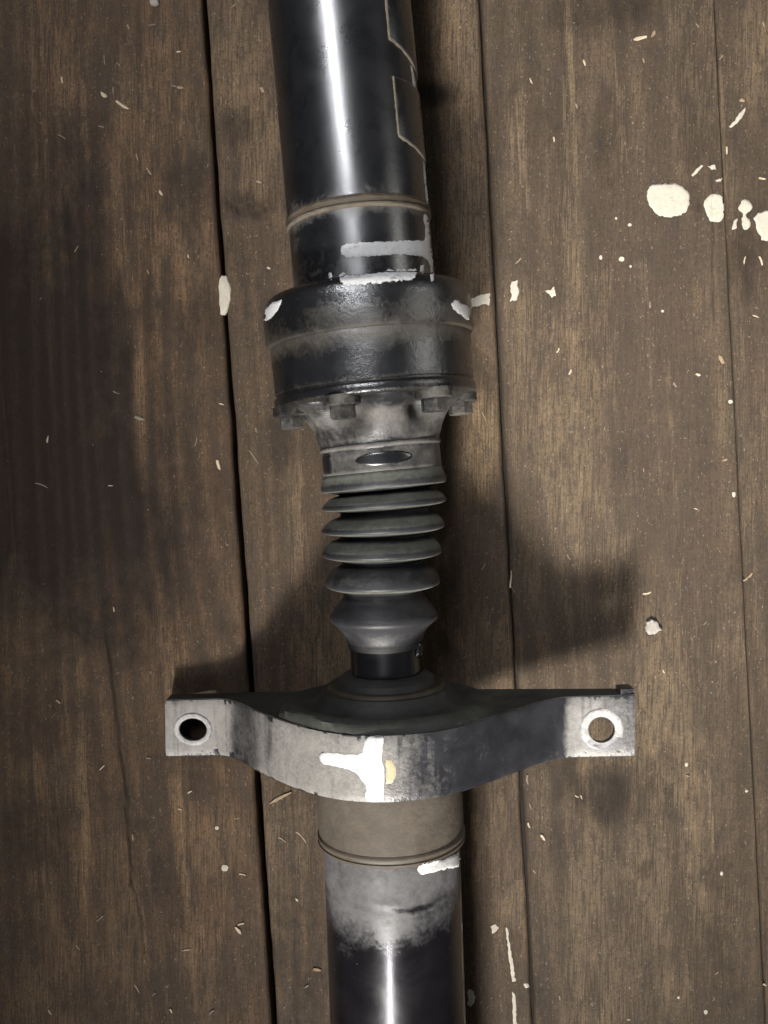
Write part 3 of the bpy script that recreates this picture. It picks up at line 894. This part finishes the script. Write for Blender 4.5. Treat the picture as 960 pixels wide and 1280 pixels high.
SPOTS = [
    (3, [(809, 238), (815, 231), (830, 230), (846, 230), (857, 235), (862, 246), (862, 258), (855, 268), (840, 272), (826, 271), (816, 264), (811, 254), (808, 246)], 1.2, .0012),
    (3, [(879, 254), (886, 244), (896, 242), (905, 248), (908, 260), (905, 272), (898, 278), (888, 277), (882, 268)], 1.0, .0011),
    (4, [(922, 262), (926, 252), (932, 248), (940, 255), (941, 261), (935, 265), (932, 270), (938, 276), (936, 287), (929, 287), (926, 278), (930, 268)], 1.2, .0009),
    (4, [(942, 272), (948, 266), (962, 262), (975, 270), (976, 290), (964, 300), (953, 301), (947, 290)], 1.4, .0012),
    (4, [(917, 275), (921, 273), (921, 286), (915, 287)], 1.4, .0005),
    (3, [(864, 219), (871, 211), (877, 206), (879, 207), (873, 214), (866, 221)], .5, .0006),
    (3, [(884, 208), (893, 206), (895, 212), (890, 212)], .8, .0006),
    (3, [(894, 225), (901, 223), (904, 220), (905, 226), (896, 227)], .8, .0006),
    (4, [(911, 158), (919, 150), (924, 142), (932, 134), (930, 143), (924, 151), (914, 160)], .8, .0007),
    (2, [(588, 378), (592, 372), (604, 368), (612, 367), (612, 382), (604, 381), (590, 384)], 1.5, .0006),
    (3, [(638, 360), (641, 351), (647, 351), (648, 364), (645, 376), (637, 376), (640, 368)], 1.3, .0006),
    (3, [(681, 364), (687, 362), (693, 359), (694, 370), (689, 373), (687, 367)], 1.3, .0005),
    (2, [(632, 1160), (635, 1159), (636, 1175), (640, 1195), (643, 1218), (646, 1228), (639, 1226), (637, 1200), (634, 1180)], .9, .0005),
    (2, [(613, 1158), (618, 1155), (623, 1159), (620, 1165), (616, 1167)], 1.0, .0006),
    (2, [(640, 1240), (644, 1242), (645, 1270), (647, 1285), (642, 1285), (641, 1262)], .9, .0004),
    (2, [(654, 1230), (661, 1229), (662, 1235), (657, 1235)], .8, .0005),
    (3, [(946, 523), (953, 521), (957, 527), (951, 532), (946, 529)], 1.2, .0004),
    (2, [(584, 1236), (592, 1238), (594, 1248), (588, 1258), (585, 1254)], 1.6, .0003),
    (3, ell(777, 324, 3.6, 3.2, 10), .5, .0005), (3, ell(751, 322, 2, 3, 8), .4, .0004), (3, ell(788, 333, 1.6, 1.8, 8), .3, .0004),
    (3, ell(828, 389, 2, 1.7, 8), .3, .0004), (3, ell(787, 281, 2.4, 2.0, 8), .4, .0004), (3, ell(770, 273, 1.5, 1.7, 8), .3, .0004),
    (1, ell(271, 1035, 2.6, 2.4, 8), .4, .0003), (1, ell(281, 1085, 4.5, 4.2, 10), .6, .0002),
    (3, ell(931, 688, 3.5, 2.5, 10), .8, .0004), (3, ell(952, 674, 3.5, 2.5, 10), .8, .0004), (3, ell(917, 618, 2.5, 3.5, 8), .6, .0005), (3, ell(913, 502, 3, 2.4, 8), .6, .0004),
    (3, ell(858, 956, 2.0, 2.5, 8), .3, .0003), (3, ell(902, 1092, 2.0, 2.6, 8), .3, .0004), (3, ell(882, 1265, 2.4, 3, 8), .4, .0004), (3, ell(933, 989, 1.8, 1.6, 8), .2, .0004), (3, ell(848, 1247, 1.6, 1.6, 8), .2, .0004),
]
for i, outl, rag, lift in SPOTS:
    film('paint_spot', outl, pb[i], M['floorpaint'], pobj[i], lift=lift * .38, rag=rag * 1.3, step=2.4 if len(outl) > 10 else 1.6, seed=3)


# ------------------------------------------------------------------ loose splinters and crumbs
def zfloor(i, x, y):
    h, *_ = pb[i].ray_cast(Vector((x, y, .1)), Vector((0, 0, -1)))
    return h.z if h else -.001


def sliver_geo(L, W, T, rr, n=4):
    """tapered, bent, splintered sliver lying on z = 0 along x"""
    V, Fc = [], []
    bend = rr.uniform(-.15, .15); lift = rr.uniform(0, .25)
    e0, e1 = rr.uniform(.1, .8), rr.uniform(.1, .6)
    for k in range(n + 1):
        u = k / n; x = (u - .5) * L + (rr.uniform(-.12, .12) * L / n)
        w_ = W / 2 * (e0 if k == 0 else e1 if k == n else rr.uniform(.6, 1.1))
        yb = bend * L * (u - .5) ** 2 * 2; zb = lift * L * (u - .5) ** 2 * .6
        V += [(x - w_ * .5 * (k == 0), yb - w_, zb), (x + w_ * .6 * (k == n), yb + w_ * rr.uniform(.5, 1), zb), (x, yb + w_ * .6, zb + T), (x, yb - w_ * .7, zb + T * rr.uniform(.6, 1.1))]
        if k:
            b4 = 4 * k; a4 = b4 - 4
            for j in range(4): Fc.append((a4 + j, a4 + (j + 1) % 4, b4 + (j + 1) % 4, b4 + j))
    Fc += [(0, 1, 2, 3), (4 * n, 4 * n + 1, 4 * n + 2, 4 * n + 3)]
    return V, Fc


def splinter(i, px, py, Lpx, Wpx, deg, name='wood_splinter', label=None, cat='splinter', mat='splinter'):
    rr = random.Random(px * 31 + py); s = .583 / F_PX
    c = P(px, py); V, Fc = sliver_geo(Lpx * s, Wpx * s, min(Wpx * s * .35, .0008), rr)
    a = R(-deg); ca, sa = math.cos(a), math.sin(a)
    if mat == 'splinter': mat = rr.choice(('splinter', 'splinter', 'splinter_tan', 'splinter_grey'))
    o = add(name, V, Fc, M[mat], None, sharp=30)
    zs = max(zfloor(i, c.x + dx, c.y + dy) for dx, dy in ((0, 0), (Lpx * s * .4 * ca, Lpx * s * .4 * sa), (-Lpx * s * .4 * ca, -Lpx * s * .4 * sa)))
    o.location = (c.x, c.y, zs - .00005); o.rotation_euler = (0, 0, a)
    tag(o, label or describe(i, px, py, Lpx, Wpx, deg), cat, None if label else SPL_GROUP[i])
    return o


SPL_GROUP = {1: 'splinters on the dark board', 2: 'splinters on the board under the shaft', 3: 'splinters on the wide scuffed board', 4: 'splinters past the spilt paint'}
MARKS = [(150, 130, 'in the splinter cluster on the dark board'), (262, 130, 'beside the open joint, dark board'), (275, 370, 'near the jammed cream chip'), (180, 500, 'on the dark board beside the flange'), (240, 590, 'by the open joint beside the boot'),
         (60, 590, 'on the stained, shade-painted patch of the dark board'), (145, 900, 'beside the long crack in the dark board'), (165, 1110, 'at the lower end of the long crack'), (240, 960, 'below the slotted bracket ear'), (300, 1150, 'on the dark board beside the rear tube'),
         (215, 1250, 'on the dark board past the crack'), (70, 1230, 'on the scuffed outer half of the dark board'), (300, 60, 'between open joint and front tube'), (320, 230, 'by the short cross crack'), (320, 560, 'between open joint and rubber boot'), (370, 1050, 'beside the rear collar'),
         (385, 1210, 'beside the rear tube, under-shaft board'), (605, 560, 'between boot and dusty joint'), (600, 710, 'beside the lower boot folds'), (617, 30, 'in the joint beside the balance plates'), (810, 45, 'alone in the clean end of the wide board'), (690, 120, 'on the wide board level with the balance plates'), (720, 330, 'between small paint splashes and big paint drops'),
         (705, 450, 'on the wide board level with the flange'), (880, 470, 'on the speckled edge of the wide board'), (810, 590, 'mid wide board level with the boot'), (930, 720, 'by the edge joint above the round bracket ear'), (820, 770, 'near the round plaster crumb'), (640, 730, 'in the shadow of the round bracket ear'),
         (720, 997, 'on the dark spot below the round bracket ear'), (665, 1020, 'in the dusty joint below the bracket'), (880, 1220, 'near the paint-free corner of the wide board'), (700, 1250, 'near the thin paint dribble'), (910, 100, 'above the paint dash past the joint'), (945, 330, 'past the joint below the paint drops')]


def describe(i, px, py, L, W, deg):
    size = 'tiny' if L < 6.5 else 'short' if L < 9.5 else 'long'
    shape = 'needle-thin' if W < 1.7 else 'thin' if W < 3 else 'stubby' if L / W < 1.8 else 'broad'
    d = abs((deg % 180) - 90)
    way = 'along the grain' if d < 22 else 'across the grain' if d > 68 else 'slantwise'
    mk = min(MARKS, key=lambda m: (m[0] - px) ** 2 + (m[1] - py) ** 2)[2]
    return '%s %s splinter lying %s %s' % (size, shape, way, mk)


SPL = [(1, 77, 100, 8, 3.5, 80), (1, 129, 118, 9, 5, 40), (1, 152, 131, 17, 4, 33), (1, 130, 74, 12, 1.6, 85), (1, 160, 33, 6, 2.5, 70), (1, 190, 30, 8, 1.5, -10), (1, 148, 80, 6, 1.6, 50),
       (1, 225, 109, 8, 4, 5), (1, 217, 107, 5, 2, 10), (1, 171, 196, 9, 3, 75), (1, 186, 214, 10, 2.5, 55), (1, 201, 241, 7, 4, 60), (1, 126, 158, 7, 1.8, 10), (1, 77, 170, 10, 1.5, 30),
       (1, 185, 340, 6, 2, 70), (1, 235, 320, 5, 2, 80), (1, 223, 64, 5, 2, 0), (1, 141, 112, 8, 2, 90), (1, 95, 311, 9, 1.4, -60), (1, 145, 491, 9, 1.6, 20), (1, 175, 523, 12, 5, 18), (1, 59, 549, 9, 2.5, 100),
       (1, 52, 606, 16, 2, 22), (1, 273, 581, 12, 5, 75), (1, 245, 552, 12, 1.4, -75), (1, 277, 505, 6, 2, 15), (1, 142, 762, 6, 2, 80), (1, 138, 607, 6, 1.6, 0),
       (1, 73, 877, 6, 5, 40), (1, 166, 1047, 9, 3, 85), (1, 237, 990, 6, 3, -30), (1, 225, 1012, 5, 2.5, 20), (1, 125, 1148, 11, 3, -40), (1, 298, 1163, 12, 6, 50), (1, 301, 1155, 8, 4, -15), (1, 232, 1188, 12, 2, -10),
       (1, 97, 1185, 8, 1.5, 50), (1, 108, 1087, 8, 1.4, -45), (1, 264, 1265, 9, 4, -40), (1, 214, 1264, 6, 4, 70), (1, 62, 1266, 8, 3, 60), (1, 171, 1236, 12, 1.4, 60), (1, 192, 1243, 6, 3, -50), (1, 303, 1093, 8, 3, 10),
       (1, 127, 960, 9, 2, -45), (1, 186, 948, 6, 2.5, 10), (1, 297, 1023, 8, 1.6, -15),
       (2, 291, 7, 6, 2, -40), (2, 328, 112, 6, 5, 60), (2, 324, 227, 6, 3.5, 20), (2, 320, 538, 6, 2.5, 80), (2, 317, 571, 20, 1.4, 55), (2, 336, 335, 4, 3, 30), (2, 605, 520, 12, 1.4, 65), (2, 617, 30, 9, 2.5, 85), (2, 377, 1046, 20, 1.6, 48),
       (2, 353, 1050, 12, 1.3, 35), (2, 396, 1212, 10, 6, 10), (2, 383, 1233, 7, 4, -30), (2, 371, 1125, 5, 3, 50), (2, 605, 708, 10, 1.3, -60),
       (3, 800, 47, 16, 5, -12), (3, 817, 42, 8, 5, -60), (3, 872, 31, 6, 2, 50), (3, 731, 78, 7, 2.5, 70), (3, 805, 75, 6, 2, 70), (3, 664, 101, 7, 2, 65), (3, 721, 132, 6, 2.5, 70), (3, 693, 174, 6, 2.5, 85), (3, 648, 326, 10, 2, -45),
       (3, 723, 331, 5, 1.5, 90), (3, 813, 381, 8, 2.5, 85), (3, 713, 465, 7, 3, -70), (3, 844, 481, 7, 3, 55), (3, 873, 468, 6, 4, 20), (3, 902, 449, 11, 6, 60), (3, 936, 463, 14, 1.4, 5), (3, 698, 438, 6, 2.5, -60), (3, 805, 588, 5, 2, 80), (3, 906, 575, 7, 3.5, -15), (3, 711, 697, 9, 1.5, 55),
       (3, 936, 722, 14, 3.5, -42), (3, 809, 742, 10, 3, -12), (3, 954, 760, 10, 2.5, 88), (3, 882, 779, 6, 2, -50), (3, 640, 735, 16, 1.2, 60), (3, 639, 725, 22, 2.4, 95), (3, 721, 996, 6, 2, 30), (3, 727, 997, 5, 1.8, 70),
       (3, 679, 1047, 8, 4.5, 55), (3, 860, 970, 5, 3, 20), (3, 896, 1217, 6, 2.5, -40), (3, 700, 1248, 7, 3, 80), (3, 786, 1275, 5, 2, 10), (3, 740, 1256, 6, 2, 60), (3, 661, 1032, 7, 2.5, 70), (3, 659, 975, 12, 3.5, 85),
       (3, 663, 1008, 9, 2.5, 70), (3, 668, 1090, 6, 2.5, 60), (3, 957, 1232, 6, 3, 30), (3, 830, 900 - 60, 5, 1.5, 60), (3, 870, 600 + 36, 5, 1.6, 20),
       (4, 902, 71, 7, 2, -50), (4, 928, 125, 6, 5, 20), (4, 953, 223, 8, 3, 10), (4, 931, 325, 10, 2, 100), (4, 952, 326, 11, 2.5, 70), (4, 945, 395, 8, 2, 20), (4, 909, 188, 9, 3, 88), (4, 955, 30, 6, 2, 70)]
for a in SPL: splinter(*a)

# the thick chip jammed in the joint beside the flange, the plaster crumb, the amber sliver under the bracket
def chunk(name, outline, i, h, mat, label, cat):
    z = zfloor(i, *P(*outline[0])[:2]); rr = random.Random(5)
    oo = []
    for k in range(len(outline)):
        (xa, yb_), (xc, yd) = outline[k], outline[(k + 1) % len(outline)]
        for t in (0, .33, .66): oo.append((xa + (xc - xa) * t + rr.uniform(-.5, .5), yb_ + (yd - yb_) * t + rr.uniform(-.5, .5)))
    outline = oo; n = len(outline)
    c = P(sum(q[0] for q in outline) / n, sum(q[1] for q in outline) / n)
    V, Fc = [], []
    for (sc_, zz) in ((1.0, 0.0), (1.0, h * .6), (.92, h * .9), (.6, h)):
        for (x, y) in outline:
            p = P(x, y); V.append(((p.x - c.x) * sc_, (p.y - c.y) * sc_, zz * rr.uniform(.85, 1.1) - (.0008 if zz == 0 else 0)))
    for l in range(3):
        for k in range(n): Fc.append((l * n + k, l * n + (k + 1) % n, (l + 1) * n + (k + 1) % n, (l + 1) * n + k))
    Fc += [tuple(range(n)), tuple(range(3 * n, 4 * n))]
    o = add(name, V, Fc, M[mat], None, sharp=45); o.location = (c.x, c.y, z if z > -.004 else -.0006)
    return tag(o, label, cat)


chunk('wood_chip', [(274, 348), (277, 344), (283, 345), (286, 352), (289, 362), (288, 374), (285, 386), (281, 394), (276, 393), (274, 380), (273, 362)], 1, .0018, 'floorpaint',
      'large cream chip jammed in the board joint beside the flange', 'chip')
chunk('plaster_crumb', [(806, 784), (808, 777), (814, 774), (820, 776), (823, 781), (827, 787), (822, 789), (818, 793), (811, 793), (807, 789)], 3, .0022, 'flake',
      'round cream plaster crumb with a pointed corner on the wide board', 'crumb')
splinter(2, 350, 997, 32, 5.5, -28, label='long amber splinter lying by the lower edge of the bracket strap')
chunk('glass_crumb', [(187, 1), (192, -2), (198, 0), (199, 5), (195, 8), (189, 7)], 1, .002, 'flake', 'pale greenish crumb on the dark stained board', 'crumb')

# sawdust too fine to count
V, Fc = [], []
rr = random.Random(21)
for k in range(260):
    i = rr.choices((1, 2, 3, 4), (28, 16, 42, 14))[0]
    y = rr.uniform(Y1 + .1, Y0 - .08); u = rr.uniform(.03, .97)
    x = linex(i, y) + (linex(i + 1, y) - linex(i, y)) * u
    s = .583 / F_PX; L = rr.choice((1.0, 1.0, 1.3, 1.3, 1.8, 2.6, 4.0)) * s
    v_, f_ = sliver_geo(L, rr.uniform(.6, 1.2) * s, .00025, rr, 2)
    a = rr.uniform(0, math.pi); z = zfloor(i, x, y); off = len(V)
    V += [(x + p[0] * math.cos(a) - p[1] * math.sin(a), y + p[0] * math.sin(a) + p[1] * math.cos(a), z + p[2]) for p in v_]
    Fc += [tuple(q + off for q in f) for f in f_]
o = add('sawdust', V, Fc, M['splinter_tan'], None, smooth=False)
tag(o, 'fine pale sawdust scattered over the floorboards', 'sawdust', None, 'stuff')
